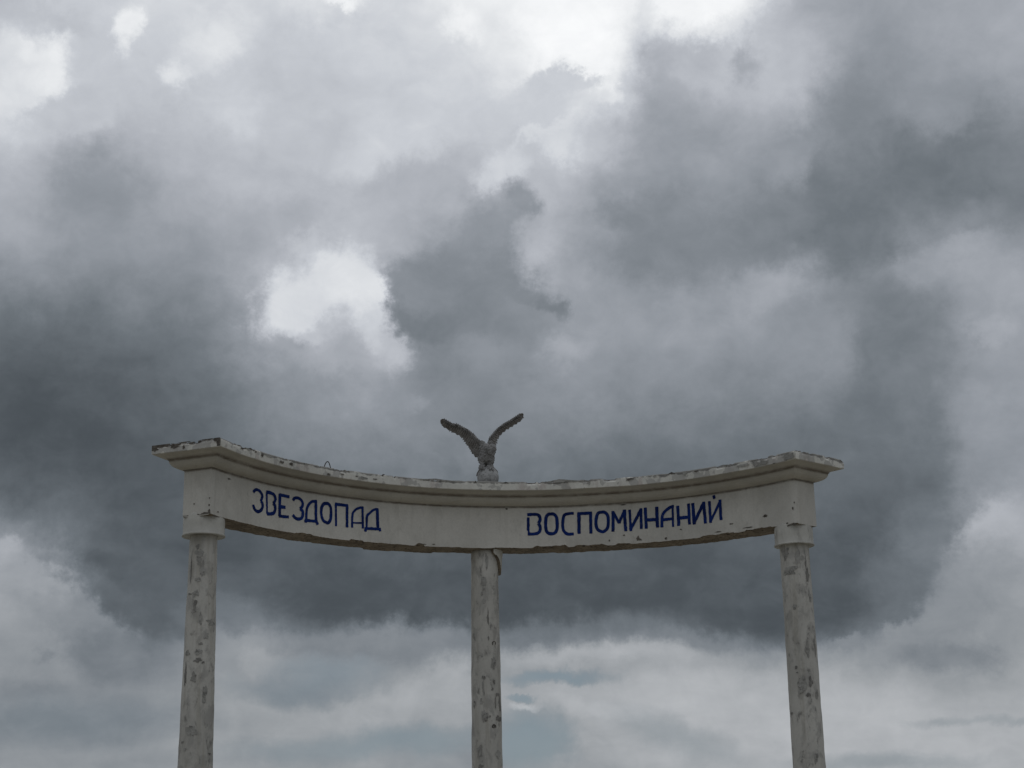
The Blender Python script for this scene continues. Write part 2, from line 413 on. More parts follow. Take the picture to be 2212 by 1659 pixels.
M_BEAM = plaster('beam_plaster', (0.69, 0.665, 0.605, 1), (0.52, 0.50, 0.445, 1), 0.45, 0.10, 0.5, dirt_shade=(5.724, .014), run=0.14)
M_CORN = plaster('cornice_plaster', (0.78, 0.76, 0.69, 1), (0.50, 0.435, 0.40, 1), 0.6, 0.30, 0.5, 5.998)
M_COL = plaster('column_plaster', (0.60, 0.58, 0.53, 1), (0.36, 0.35, 0.325, 1), 0.75, 0.45, 0.55, lo=0.03, size=1.3, run=0.45)
M_MOULD = plaster('moulding_plaster', (0.56, 0.525, 0.45, 1), (0.46, 0.42, 0.34, 1), 0.5, 0.12, 2.5, dirt_shade=(5.836, .017))
M_CAP = plaster('collar_plaster', (0.62, 0.605, 0.55, 1), (0.40, 0.385, 0.35, 1), 0.7, 0.55, 0.3)

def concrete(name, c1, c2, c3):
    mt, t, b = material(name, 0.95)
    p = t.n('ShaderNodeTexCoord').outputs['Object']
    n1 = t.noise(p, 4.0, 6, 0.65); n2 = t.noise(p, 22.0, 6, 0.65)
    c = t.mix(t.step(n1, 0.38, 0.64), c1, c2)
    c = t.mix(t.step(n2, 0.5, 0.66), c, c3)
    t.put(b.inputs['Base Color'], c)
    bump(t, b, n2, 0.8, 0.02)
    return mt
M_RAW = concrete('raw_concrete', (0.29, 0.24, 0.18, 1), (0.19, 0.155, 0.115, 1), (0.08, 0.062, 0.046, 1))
M_STAIN = concrete('grey_stain', (0.41, 0.40, 0.37, 1), (0.32, 0.31, 0.285, 1), (0.20, 0.195, 0.18, 1))
M_CHIP = concrete('chipped_render', (0.14, 0.125, 0.105, 1), (0.085, 0.075, 0.065, 1), (0.21, 0.19, 0.165, 1))
M_WORN = concrete('bare_column_render', (0.27, 0.26, 0.24, 1), (0.17, 0.163, 0.15, 1), (0.30, 0.285, 0.26, 1))

mt, t, b = material('blue_paint', 0.7)
b.inputs['Specular IOR Level'].default_value = 0.08
p = t.n('ShaderNodeTexCoord').outputs['Object']
n1 = t.noise(p, 9.0, 4, 0.6); n2 = t.noise(p, 34.0, 5, 0.7)
c = t.mix(t.step(n1, 0.35, 0.65), (0.008, 0.030, 0.170, 1), (0.006, 0.018, 0.10, 1))
c = t.mix(t.step(n2, 0.63, 0.72, 0.0, 0.6), c, (0.30, 0.30, 0.33, 1))
t.put(b.inputs['Base Color'], c)
M_BLUE = mt

mt, t, b = material('rusty_iron', 0.7)
p = t.n('ShaderNodeTexCoord').outputs['Object']
t.put(b.inputs['Base Color'], t.mix(t.noise(p, 60, 4), (0.02, 0.017, 0.015, 1), (0.06, 0.035, 0.022, 1)))
M_IRON = mt

def statue(name, c1, c2, c3, k=1.0):
    mt, t, b = material(name, 0.9)
    p = t.n('ShaderNodeTexCoord').outputs['Object']
    n1 = t.noise(p, 7.0, 6, 0.65); n2 = t.noise(p, 30.0, 6, 0.7); n3 = t.noise(p, 90, 4, 0.6)
    c = t.mix(t.step(n1, 0.38, 0.62), c1, c2)
    c = t.mix(t.step(n2, 0.52, 0.66, 0.0, k), c, c3)
    t.put(b.inputs['Base Color'], c)
    bump(t, b, t.math('ADD', n2, t.math('MULTIPLY', n3, 0.4)), 0.9, 0.015)
    return mt
M_EBODY = statue('statue_body_paint', (0.35, 0.342, 0.333, 1), (0.23, 0.222, 0.213, 1), (0.08, 0.075, 0.07, 1))
M_EWING = statue('statue_wing_paint', (0.33, 0.315, 0.30, 1), (0.22, 0.205, 0.19, 1), (0.38, 0.37, 0.36, 1), 0.55)
M_EBALL = statue('statue_ball_paint', (0.48, 0.48, 0.47, 1), (0.33, 0.33, 0.325, 1), (0.14, 0.138, 0.13, 1), 0.6)

mt, t, b = material('ground_paving', 0.95)
p = t.n('ShaderNodeTexCoord').outputs['Object']
n1 = t.noise(p, 0.15, 8, 0.6); n2 = t.noise(p, 6.0, 8, 0.7)
c = t.mix(t.step(n1, 0.4, 0.6), (0.24, 0.225, 0.19, 1), (0.31, 0.295, 0.25, 1))
c = t.mix(t.step(n2, 0.45, 0.7), c, (0.18, 0.168, 0.145, 1))
t.put(b.inputs['Base Color'], c)
bump(t, b, n2, 0.5, 0.02)
M_GROUND = mt

# ------------------------------------------------------------------ object helpers
def link(name, me, parent=None, mats=(), smooth=False):
    for mm in mats:
        me.materials.append(mm)
    if smooth:
        me.polygons.foreach_set('use_smooth', [True] * len(me.polygons))
    me.update()
    o = bpy.data.objects.new(name, me)
    col.objects.link(o)
    if parent is not None:
        o.parent = parent
    return o

def mesh(name, verts, faces, mi=None):
    me = bpy.data.meshes.new(name)
    me.from_pydata([tuple(v) for v in verts], [], faces)
    if mi:
        me.polygons.foreach_set('material_index', mi)
    bm = bmesh.new(); bm.from_mesh(me)
    bmesh.ops.recalc_face_normals(bm, faces=bm.faces)
    bm.to_mesh(me); bm.free()
    return me

def empty(name, loc, label, cat):
    o = bpy.data.objects.new(name, None)
    o.empty_display_size = 0.3
    col.objects.link(o)
    o.location = loc
    o['label'] = label; o['category'] = cat
    return o

def nz(x, y=0.0, z=0.0):
    return noise.noise(Vector((x, y, z)))
def fb(x, y=0.0, z=0.0, o=4):
    return noise.fractal(Vector((x, y, z)), 0.8, 2.0, o)

# ------------------------------------------------------------------ ground
G = 6000
gv, gf = [], []
rings = [0, 10, 20, 40, 80, 160, 400, 1000, 2500, G]
gv.append((0, 20, 0))
SEG = 48
for r in rings[1:]:
    for i in range(SEG):
        a = 2 * math.pi * i / SEG
        x, y = r * math.sin(a), 20 + r * math.cos(a)
        gv.append((x, y, 0.03 * fb(x * .05, y * .05) if 12 < r < 500 else 0))
for i in range(SEG):
    gf.append((0, 1 + i, 1 + (i + 1) % SEG))
for k in range(len(rings) - 2):
    for i in range(SEG):
        a0 = 1 + k * SEG + i; a1 = 1 + k * SEG + (i + 1) % SEG
        gf.append((a0, a0 + SEG, a1 + SEG, a1))
g = link('ground', mesh('ground', gv, gf), None, [M_GROUND])
g['kind'] = 'structure'

# ------------------------------------------------------------------ the gateway (plan: an arc of radius RF about (CX, CY))
CX, RF, T = 0.332, 4.006, 0.37
CY = 20 - RF
FL, FR = R(-68.285), R(48.853)
ZT, ZFB, ZM, ZB = EYE + 4.398, EYE + 4.286, EYE + 4.132, EYE + 3.588
OV = 0.268
gate = empty('memorial_gateway', (-0.394, 20.185, 0),
             'tall white curved gateway on three weathered round columns with blue hand-painted lettering', 'gateway')
G0 = Vector(gate.location)

def arc(Rr, phi, z, s=0.0):
    """point on the arc; s shifts along the tangent. Local to the gateway."""
    return Vector((CX + Rr * math.sin(phi) + s * math.cos(phi), CY + Rr * math.cos(phi) - s * math.sin(phi), z)) - G0

# --- beam: plaster face above a broken raw-concrete underside
N = 520
def notch(s):
    """how far the broken lower edge of the face rises, by arc length s from the middle"""
    k = 0.006 + 0.010 * max(0, fb(s * 3.1, 3.3)) + 0.006 * abs(fb(s * 14, 1.7))
    for c, hw, d in ((-1.56, 0.055, 0.040), (-2.42, 0.10, 0.020), (-3.18, 0.14, 0.018), (0.12, 0.24, 0.030), (0.62, 0.22, 0.026), (1.05, .1, .014), (2.3, 0.25, 0.018), (2.85, .2, .02)):
        e = abs(s - c) / hw
        if e < 1:
            k += d * min(1, (1 - e) * 5) * (0.75 + 0.5 * fb(s * 9, 8.1))
    return max(0.0, k)
verts, faces, mi = [], [], []
prof_n = 0
for i in range(N + 1):
    phi = FL + (FR - FL) * i / N
    s = RF * phi
    endk = min(i, N - i) / 12.0
    nt = notch(s)
    wob = 0.003 * fb(s * 1.5, 5.0)
    lip = 0.010 * fb(s * 2.2, 9.0) + 0.006 * fb(s * 11, 2.0)
    drop = 0.014 if -2.15 < s < -1.30 else 0.0
    ring = [(RF + .001, ZM + .05), (RF + wob, ZM - .002), (RF + wob + .002, ZM - .2), (RF + wob, ZB + .12), (RF + wob, ZB + .05), (RF + wob, ZB + nt),
            (RF + .010 + .25 * nt, ZB + nt * .82 + .001), (RF + .035 + .4 * nt, ZB + .25 * nt + lip * .3), (RF + T * .5, ZB + lip * .5 + .004 * fb(s * 6, 4.4)),
            (RF + T - .05, ZB - drop + lip * .6), (RF + T, ZB + .004 - drop + lip), (RF + T, ZM + .05)]
    prof_n = len(ring)
    kk = (max(0, 3 - i) / 3 * .012) if i < 6 else (max(0, 4 - (N - i)) / 4)
    rnd_c = kk if i < 6 else .045 * kk * kk
    ring = [(r_ + (rnd_c if q_ < 6 else 0), z_) for q_, (r_, z_) in enumerate(ring)]
    for (r_, z_) in ring:
        verts.append(arc(r_, phi, z_))
for i in range(N):
    for j in range(prof_n - 1):
        a = i * prof_n + j
        faces.append((a, a + 1, a + prof_n + 1, a + prof_n))
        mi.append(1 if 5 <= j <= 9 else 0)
for i in (0, N):
    faces.append(tuple(i * prof_n + j for j in range(prof_n)))
    mi.append(0)
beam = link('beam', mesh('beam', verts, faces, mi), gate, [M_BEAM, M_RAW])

# --- cornice: fascia, hollow and round mouldings swept round all four sides
PROF = [(0.100, ZT + .004), (0.252, ZT + .002), (OV, ZT - .012), (OV + .001, ZT - .05), (OV, ZFB + .006), (OV - .007, ZFB),
        (0.232, ZFB - .004), (0.200, ZFB - .012), (0.165, ZFB - .026), (0.140, ZFB - .040), (0.139, ZFB - .053),
        (0.129, ZFB - .055), (0.128, ZFB - .070), (0.122, ZFB - .088), (0.106, ZFB - .112), (0.084, ZFB - .131), (0.054, ZFB - .145), (0.026, ZFB - .151), (0.016, ZM + .001), (0.014, ZM + .024), (-0.02, ZM + .026)]
NA = 520
EN = 44
LOST = []
def loop(o, z, lev):
    pts = []
    def add(pv, key, out):
        # chips and waves of the upper edge
        x = key
        q = Vector(pv)
        q.z += 0.006 * fb(x * 0.9, 1.0)
        if lev <= 3:
            c = max(0.0, fb(x * 4.6, 7.7, 0, 5) - 0.16)
            lost = min(0.016, 0.05 * c)
            if x < -4.4: lost = min(0.032, 0.006 + 0.07 * max(0, fb(x * 3.4, 2.1) + .12))
            if lev == 2: LOST.append(lost)
            if lev in (1, 2):
                q.z -= lost * (1.0 if lev == 2 else .85)
                q += out * (-lost * (.9 if lev == 2 else 1.3))
            if lev == 0:
                q.z -= lost * .9
            q.z += 0.004 * fb(x * 9, lev * .37) 
        else:
            q += out * (0.004 * fb(x * 4, lev * .1))
        pts.append(q)
    Ri, Ro = RF - o, RF + T + o
    def outv(phi, sgn):
        return Vector((math.sin(phi), math.cos(phi), 0)) * sgn
    add(arc(Ri, FL, z, -o), RF * FL - .25, (outv(FL, -1) + Vector((-math.cos(FL), math.sin(FL), 0))) * .7)
    for i in range(NA + 1):
        phi = FL + (FR - FL) * i / NA
        add(arc(Ri, phi, z), RF * phi, outv(phi, -1))
    for k in range(EN + 1):            # right end
        f_ = k / EN
        add(arc(Ri + (Ro - Ri) * f_, FR, z, o), RF * FR + .25 + f_ * (Ro - Ri), Vector((math.cos(FR), -math.sin(FR), 0)))
    for i in range(NA, -1, -1):
        phi = FL + (FR - FL) * i / NA
        add(arc(Ro, phi, z), 20 + RF * phi, outv(phi, 1))
    for k in range(EN, 0, -1):         # left end
        f_ = k / EN
        add(arc(Ri + (Ro - Ri) * f_, FL, z, -o), RF * FL - .25 - f_ * (Ro - Ri), Vector((-math.cos(FL), math.sin(FL), 0)))
    return pts
verts, faces, fmi = [], [], []
loops = [loop(o, z, k) for k, (o, z) in enumerate(PROF)]
n = len(loops[0])
for lp in loops:
    verts += lp
for k in range(len(loops) - 1):
    for i in range(n):
        a, b_ = k * n + i, k * n + (i + 1) % n
        faces.append((a, b_, b_ + n, a + n))
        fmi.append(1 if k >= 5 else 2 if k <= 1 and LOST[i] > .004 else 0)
# lid between the inner and outer run of the first loop
inner = list(range(1, NA + 2))
outer = list(range(1 + NA + 1 + EN + 1, 1 + NA + 1 + EN + 1 + NA + 1))[::-1]
for i in range(NA):
    faces.append((inner[i], outer[i], outer[i + 1], inner[i + 1]))
faces.append((0, 1, outer[0]) + tuple(range(outer[0] + 1, n)))
faces.append((inner[-1],) + tuple(range(NA + 2, NA + 2 + EN + 1)) + (outer[-1],))
fmi += [0] * (len(faces) - len(fmi))
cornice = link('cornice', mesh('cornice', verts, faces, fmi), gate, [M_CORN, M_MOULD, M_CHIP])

# --- columns (tapering, slightly uneven render) and the collars under the two ends
def turned(name, x, y, prof, mats, parent, seg=64, seed=0.0, amp=0.004, closed=True, ragged=None):
    vs, fs = [], []
    for j, (r_, z_) in enumerate(prof):
        for i in range(seg):
            a = 2 * math.pi * i / seg
            dr = amp * fb(math.cos(a) * 1.3 + seed, math.sin(a) * 1.3, z_ * 2.3) + amp * .5 * fb(math.cos(a) * 4 + seed, math.sin(a) * 4, z_ * 7)
            zz = z_ + (ragged(a, j) if ragged else 0)
            vs.append(Vector((x + (r_ + dr) * math.cos(a), y + (r_ + dr) * math.sin(a), zz)) - G0)
    for j in range(len(prof) - 1):
        for i in range(seg):
            a, b_ = j * seg + i, j * seg + (i + 1) % seg
            fs.append((a, b_, b_ + seg, a + seg))
    fs.append(tuple(range(seg)))
    fs.append(tuple((len(prof) - 1) * seg + i for i in range(seg)))
    return link(name, mesh(name, vs, fs), parent, mats, True)

SHAFTS = []
COLS = [(-3.520, 17.767, 0.154, 4.91, 0.190, 2.45), (3.354, 18.934, 0.172, 4.92, 0.1885, 2.37), (-0.394, 20.185, 0.173, 4.88, 0.190, 2.50)]
for k, (x, y, r1, z1, r0, z0) in enumerate(COLS):
    sl_ = (r0 - r1) / (z0 - z1)
    top = 5.03 if k < 2 else ZB + .02
    prof = []
    nn = 90
    for j in range(nn + 1):
        z_ = -0.05 + (top + 0.05) * j / nn
        prof.append((r1 + sl_ * (z_ - z1), z_))
    SHAFTS.append(turned('column', x, y, prof, [M_COL], gate, seed=k * 13.1, amp=0.0055))
for k, (x, y, zb_, zt_, r_) in enumerate(((-3.520, 17.767, 4.99, 5.235, 0.231), (3.354, 18.934, 4.965, 5.215, 0.226))):
    def rag(a, j):
        return (0.010 * fb(a * 3.0, k * 5.0) + 0.006 * fb(a * 11, k * 3)) if j >= 6 else 0.004 * fb(a * 6, k * 4 + 1)
    turned('collar', x, y, [(0.15, zb_ + .012), (r_ + .010, zb_), (r_ + .013, zb_ + .010), (r_ + .004, zb_ + .024), (r_, zb_ + .03), (r_ + .002, zb_ + .12), (r_ + .001, zt_ - .02), (r_ - .008, zt_), (0.12, zt_ + .01)],
           [M_CAP], gate, 72, k * 7 + 3, 0.004, ragged=rag)

# --- worn and stained places on the shafts: column, angle, height, half sizes, dark or grey
COLUMN_STAINS = [
    [0,-1.7659,4.849,0.1408,0.025,1],
    [0,-1.5729,4.7769,0.2858,0.0535,0],
    [0,-1.3626,4.5823,0.1721,0.0713,0],
    [0,-2.2493,4.59,0.0577,0.1248,1],
    [0,-1.7929,4.329,0.2249,0.0357,0],
    [0,-2.2585,4.3265,0.1703,0.0125,1],
    [0,-1.7635,4.2241,0.0997,0.0321,1],
    [0,-1.8854,4.1295,0.2267,0.016,0],
    [0,-1.4058,4.0578,0.0977,0.0642,0],
    [0,-1.3605,3.9886,0.0653,0.0125,1],
    [0,-0.607,4.013,0.2992,0.0357,0],
    [0,-0.9499,3.8615,0.1553,0.0321,0],
    [0,-1.2961,3.7733,0.1303,0.0143,1],
    [0,-1.4741,3.6789,0.2499,0.0321,0],
    [0,-1.4555,3.5935,0.2279,0.025,1],
    [0,-1.1066,3.5687,0.1033,0.0125,1],
    [0,-2.2995,3.4472,0.0954,0.107,1],
    [0,-2.2756,3.6688,0.2175,0.025,0],
    [0,-2.2723,2.7159,0.1254,0.0143,1],
    [0,-2.0193,2.6392,0.1374,0.0143,0],
    [0,-0.4728,2.5895,0.1042,0.0125,1],
    [0,-1.6887,3.4071,0.1428,0.0499,0],
    [0,-0.9899,3.2046,0.2145,0.0891,0],
    [0,-1.6684,2.836,0.2915,0.0535,0],
    [0,-1.6066,4.6884,0.2042,0.0464,0],
    [0,-1.6639,4.4771,0.1787,0.025,0],
    [2,-1.6428,4.7846,0.1864,0.0538,0],
    [2,-1.3944,5.0368,0.0848,0.1004,0],
    [2,-1.6097,4.5337,0.1534,0.0323,0],
    [2,-1.3515,4.3376,0.0416,0.0897,1],
    [2,-1.3443,4.0724,0.0515,0.0251,1],
    [2,-1.7252,3.5835,0.1095,0.0251,1],
    [2,-1.7526,3.4623,0.0896,0.0789,0],
    [2,-1.0091,3.5316,0.0812,0.0323,1],
    [2,-1.1169,3.4443,0.0762,0.0197,1],
    [2,-1.8921,3.2906,0.1333,0.0305,0],
    [2,-0.6739,3.3784,0.219,0.0215,1],
    [2,-0.8906,3.2728,0.0625,0.0753,1],
    [2,-0.4277,3.2774,0.1172,0.0825,1],
    [2,-1.7075,3.1175,0.1951,0.0574,0],
    [2,-1.5684,3.0826,0.1158,0.0287,1],
    [2,-1.3299,3.1079,0.0597,0.0143,1],
    [2,-0.6044,3.0858,0.2718,0.0359,1],
    [2,-1.0391,2.9886,0.0893,0.0179,1],
    [2,-2.0586,2.7108,0.1723,0.0502,0],
    [2,-2.5156,3.2806,0.1162,0.0682,0],
    [2,-1.9872,2.5075,0.1445,0.0197,1],
    [2,-1.0047,3.7581,0.1643,0.0717,0],
    [2,-0.7921,2.6577,0.1868,0.043,0],
    [1,-2.3923,4.8526,0.274,0.0719,0],
    [1,-1.5597,4.8122,0.1973,0.0719,0],
    [1,-0.9913,4.7401,0.0784,0.0681,1],
    [1,-0.8626,4.5732,0.143,0.0795,1],
    [1,-2.2238,4.6513,0.5212,0.0454,0],
    [1,-1.3617,3.72,0.1399,0.0719,0],
    [1,-2.1624,3.5076,0.0881,0.017,1],
    [1,-2.0974,3.4525,0.0603,0.0095,1],
    [1,-1.8267,3.3056,0.3002,0.0908,0],
    [1,-1.3079,3.3399,0.1398,0.053,1],
    [1,-1.5225,3.1964,0.1655,0.0189,1],
    [1,-0.8826,3.1981,0.1204,0.053,0],
    [1,-1.31,2.4696,0.1356,0.053,0],
    [1,-2.78,2.9946,0.116,0.0132,1],
    [1,-0.6818,3.762,0.0837,0.0871,0],
    [1,-1.9983,4.2192,0.1178,0.0303,0],
    [1,-0.8461,4.3496,0.0863,0.0757,0],
]
for k, (ci, th0, z0_, da, dz_, dark) in enumerate(COLUMN_STAINS):
    x, y, r1, z1, r0, z0 = COLS[ci]
    def on_shaft(a, z_):
        r_ = r1 + (r0 - r1) / (z0 - z1) * (z_ - z1)
        sd = ci * 13.1
        r_ += .0055 * fb(math.cos(a) * 1.3 + sd, math.sin(a) * 1.3, z_ * 2.3) + .00275 * fb(math.cos(a) * 4 + sd, math.sin(a) * 4, z_ * 7)
        r_ += .0035 + k * 4e-5
        return Vector((x + r_ * math.cos(a), y + r_ * math.sin(a), z_)) - G0
    n_ = 26
    vs, fs = [], []
    for i in range(n_):
        t_ = 2 * math.pi * i / n_
        q = max(.2, 1 + .8 * fb(math.cos(t_) * 1.2 + k * 3.3, math.sin(t_) * 1.2, k * .7, 3) + .16 * nz(i * 2.7, k))
        vs += [on_shaft(th0 + math.cos(t_) * da * q * .5, z0_ + math.sin(t_) * dz_ * q * .5), on_shaft(th0 + math.cos(t_) * da * q, z0_ + math.sin(t_) * dz_ * q)]
    vs.append(on_shaft(th0, z0_))
    for i in range(n_):
        j = (i + 1) % n_
        fs += [(2 * i, 2 * i + 1, 2 * j + 1, 2 * j), (2 * n_, 2 * i, 2 * j)]
    link('worn_patch', mesh('worn_patch', vs, fs), SHAFTS[ci], [M_WORN if dark else M_STAIN])

# --- remnant of the lost collar of the middle column
fv, ff = [], []
cx_, cy_ = COLS[2][0], COLS[2][1]
NS, NH = 12, 8
a0, a1 = R(-58), R(30)
for lay in (0.155, 0.236):
    for j in range(NH + 1):
        v_ = j / NH
        for i in range(NS + 1):
            u_ = i / NS
            a = a0 + (a1 - a0) * u_
            lo = ZB - 0.02 - 0.27 * min(1, max(0.06, u_ * 1.3 + .18 * fb(u_ * 5, lay))) 
            z_ = lo + (ZB + .015 - lo) * v_
            r_ = lay + (0.004 * fb(u_ * 6, v_ * 6, lay) - (0.03 * (1 - v_) if lay > .2 else 0) * (.4 + .6 * u_))
            fv.append(Vector((cx_ + r_ * math.cos(a), cy_ + r_ * math.sin(a), z_)) - G0)
def gi(l, j, i): return l * (NH + 1) * (NS + 1) + j * (NS + 1) + i
fm = []
for l in (0, 1):
    for j in range(NH):
        for i in range(NS):
            ff.append((gi(l, j, i), gi(l, j, i + 1), gi(l, j + 1, i + 1), gi(l, j + 1, i))); fm.append(0)
for i in range(NS):
    ff.append((gi(0, 0, i), gi(0, 0, i + 1), gi(1, 0, i + 1), gi(1, 0, i))); fm.append(1)
    ff.append((gi(0, NH, i), gi(0, NH, i + 1), gi(1, NH, i + 1), gi(1, NH, i))); fm.append(0)
for j in range(NH):
    ff.append((gi(0, j, 0), gi(0, j + 1, 0), gi(1, j + 1, 0), gi(1, j, 0))); fm.append(1)
    ff.append((gi(0, j, NS), gi(0, j + 1, NS), gi(1, j + 1, NS), gi(1, j, NS))); fm.append(1)
link('collar_fragment', mesh('collar_fragment', fv, ff, fm), gate, [M_CAP, M_RAW])

# --- lettering: brush strokes on the face, ( arc length, height ) in metres
LETTERS = [
    ["З",[[1,0.0263,[[-4.0048,5.5836],[-3.9635,5.6212],[-3.9126,5.6214],[-3.8759,5.602],[-3.8507,5.5671],[-3.861,5.5228],[-3.8768,5.4973]]],[1,0.028,[[-3.8744,5.4977],[-3.8525,5.4868],[-3.8404,5.448],[-3.8566,5.403],[-3.908,5.3696],[-3.9565,5.3787],[-3.9892,5.4071],[-4.0026,5.437]]]]],
    ["В",[[0,0.0197,[[-3.7793,5.6266],[-3.7631,5.3623]]],[1,0.028,[[-3.7874,5.6218],[-3.7229,5.6238],[-3.6645,5.6125],[-3.6367,5.5739],[-3.6414,5.5389],[-3.6703,5.507]]],[1,0.028,[[-3.6703,5.507],[-3.6419,5.4831],[-3.6347,5.4371],[-3.6574,5.3935],[-3.703,5.374],[-3.7669,5.3694]]]]],
    ["Е",[[0,0.0296,[[-3.5643,5.6368],[-3.5606,5.3641]]],[0,0.0263,[[-3.5708,5.6272],[-3.413,5.6217]]],[0,0.028,[[-3.5517,5.482],[-3.4718,5.4869]]],[0,0.0247,[[-3.5743,5.3673],[-3.4175,5.3774]]]]],
    ["З",[[1,0.0263,[[-3.3566,5.5857],[-3.3353,5.6174],[-3.2916,5.6271],[-3.239,5.6154],[-3.2109,5.5757],[-3.2153,5.5332],[-3.2493,5.5008]]],[1,0.028,[[-3.2493,5.5008],[-3.2086,5.4758],[-3.2042,5.4286],[-3.2249,5.3894],[-3.2744,5.3726],[-3.3249,5.3823],[-3.3565,5.4125]]]]],
    ["Д",[[1,0.0247,[[-3.1523,5.3701],[-3.1446,5.5061],[-3.1139,5.5713],[-3.0667,5.6125],[-2.9927,5.6257]]],[0,0.028,[[-3.0118,5.6285],[-3.0047,5.3736]]],[0,0.0263,[[-3.1738,5.3717],[-2.9795,5.3801]]],[0,0.0263,[[-3.16,5.377],[-3.1592,5.3424]]],[0,0.0247,[[-3.0027,5.3825],[-2.9767,5.3402]]]]],
    ["О",[[1,0.028,[[-2.8667,5.6169],[-2.8251,5.6148],[-2.7934,5.5806],[-2.784,5.5066],[-2.791,5.4265],[-2.8233,5.3824],[-2.8575,5.3838],[-2.9048,5.4134],[-2.9291,5.4895],[-2.9231,5.5606],[-2.8977,5.6033],[-2.8625,5.6174]]]]],
    ["П",[[0,0.0214,[[-2.7181,5.6337],[-2.7118,5.3516]]],[0,0.0263,[[-2.7302,5.6243],[-2.5449,5.6255]]],[0,0.0263,[[-2.5591,5.6311],[-2.5556,5.351]]]]],
    ["А",[[1,0.0214,[[-2.4834,5.3563],[-2.4802,5.5218],[-2.4379,5.5841],[-2.3783,5.6169],[-2.3287,5.6245]]],[0,0.0214,[[-2.3407,5.6323],[-2.3342,5.3596]]],[0,0.0148,[[-2.4791,5.4179],[-2.3388,5.4286]]]]],
    ["Д",[[1,0.0214,[[-2.282,5.3642],[-2.2783,5.5146],[-2.2393,5.5629],[-2.1855,5.6082],[-2.1337,5.6218]]],[0,0.028,[[-2.1396,5.633],[-2.1264,5.38]]],[0,0.0247,[[-2.3125,5.3633],[-2.0855,5.3735]]],[0,0.0247,[[-2.2968,5.3682],[-2.2964,5.3238]]],[0,0.0247,[[-2.105,5.3755],[-2.0951,5.3441]]]]],
    ["В",[[0,0.0245,[[-0.1576,5.5924],[-0.1612,5.4186]]],[1,0.028,[[-0.1698,5.6253],[-0.1051,5.6311],[-0.0381,5.6261],[-0.008,5.5902],[-0.0116,5.5444],[-0.0304,5.512]]],[1,0.028,[[-0.0304,5.512],[-0.0083,5.4659],[-0.0146,5.4138],[-0.0461,5.3844],[-0.1106,5.3762],[-0.1685,5.377]]],[0,0.0163,[[-0.1573,5.4225],[-0.1518,5.3768]]]]],
    ["О",[[1,0.0292,[[0.1335,5.6303],[0.1721,5.6253],[0.2033,5.5851],[0.2105,5.5129],[0.2059,5.4347],[0.1789,5.3859],[0.1337,5.3754],[0.089,5.3882],[0.0657,5.4383],[0.0637,5.5167],[0.0719,5.5885],[0.1012,5.6259],[0.1374,5.6302]]]]],
    ["С",[[1,0.0268,[[0.4266,5.6311],[0.3528,5.6261],[0.3033,5.6082],[0.2849,5.5498],[0.2808,5.4454],[0.3013,5.3926],[0.3455,5.3638],[0.4189,5.3663]]]]],
    ["П",[[0,0.0304,[[0.4914,5.6388],[0.487,5.3622]]],[0,0.0292,[[0.4729,5.6239],[0.6591,5.6229]]],[0,0.0268,[[0.6412,5.6291],[0.6351,5.3581]]]]],
    ["О",[[1,0.028,[[0.7863,5.6277],[0.8276,5.6187],[0.8598,5.575],[0.8636,5.4965],[0.8505,5.4193],[0.8038,5.3791],[0.7624,5.3801],[0.7209,5.4136],[0.7041,5.4926],[0.7172,5.5767],[0.7472,5.6208],[0.7889,5.6275]]]]],
    ["М",[[0,0.028,[[0.9295,5.6332],[0.9199,5.367]]],[0,0.0257,[[0.929,5.6202],[1.0043,5.4719]]],[0,0.0257,[[0.999,5.4697],[1.0753,5.6258]]],[0,0.028,[[1.0759,5.6414],[1.0835,5.3628]]]]],
    ["И",[[0,0.0233,[[1.1437,5.6363],[1.1484,5.3582]]],[0,0.028,[[1.1412,5.3742],[1.2929,5.6271]]],[0,0.0257,[[1.2896,5.6416],[1.2864,5.3762]]]]],
    ["Н",[[0,0.028,[[1.3477,5.6458],[1.3506,5.3736]]],[0,0.0292,[[1.3528,5.4872],[1.5001,5.4782]]],[0,0.0304,[[1.4969,5.6428],[1.4968,5.3767]]]]],
    ["А",[[1,0.0268,[[1.5548,5.3728],[1.5653,5.5135],[1.6109,5.5802],[1.6794,5.6199],[1.7252,5.6255]]],[0,0.0198,[[1.7068,5.6326],[1.7005,5.3655]]],[0,0.0257,[[1.5632,5.4686],[1.7069,5.4702]]]]],
    ["Н",[[0,0.028,[[1.7735,5.6282],[1.7768,5.3708]]],[0,0.0304,[[1.7763,5.4683],[1.9214,5.4683]]],[0,0.0268,[[1.9196,5.6405],[1.9192,5.3739]]]]],
    ["И",[[0,0.0292,[[1.9765,5.6404],[1.9808,5.3673]]],[0,0.0292,[[1.9733,5.3783],[2.1228,5.6268]]],[0,0.028,[[2.1208,5.6399],[2.1326,5.3629]]]]],
    ["Й",[[0,0.0257,[[2.1989,5.6379],[2.2009,5.3625]]],[0,0.0233,[[2.196,5.3733],[2.3455,5.6177]]],[0,0.028,[[2.3439,5.637],[2.345,5.3804]]],[0,0.035,[[2.2479,5.6751],[2.2856,5.6817]]]]],
]
def catmull(P, per=8):
    out_ = []
    for i in range(len(P) - 1):
        p0, p1, p2, p3 = P[max(i - 1, 0)], P[i], P[i + 1], P[min(i + 2, len(P) - 1)]
        for k in range(per):
            t_ = k / per
            out_.append(tuple(.5 * (2 * p1[c] + (p2[c] - p0[c]) * t_ + (2 * p0[c] - 5 * p1[c] + 4 * p2[c] - p3[c]) * t_ ** 2 + (3 * p1[c] - p0[c] - 3 * p2[c] + p3[c]) * t_ ** 3) for c in (0, 1)))
    out_.append(tuple(P[-1]))
    return out_
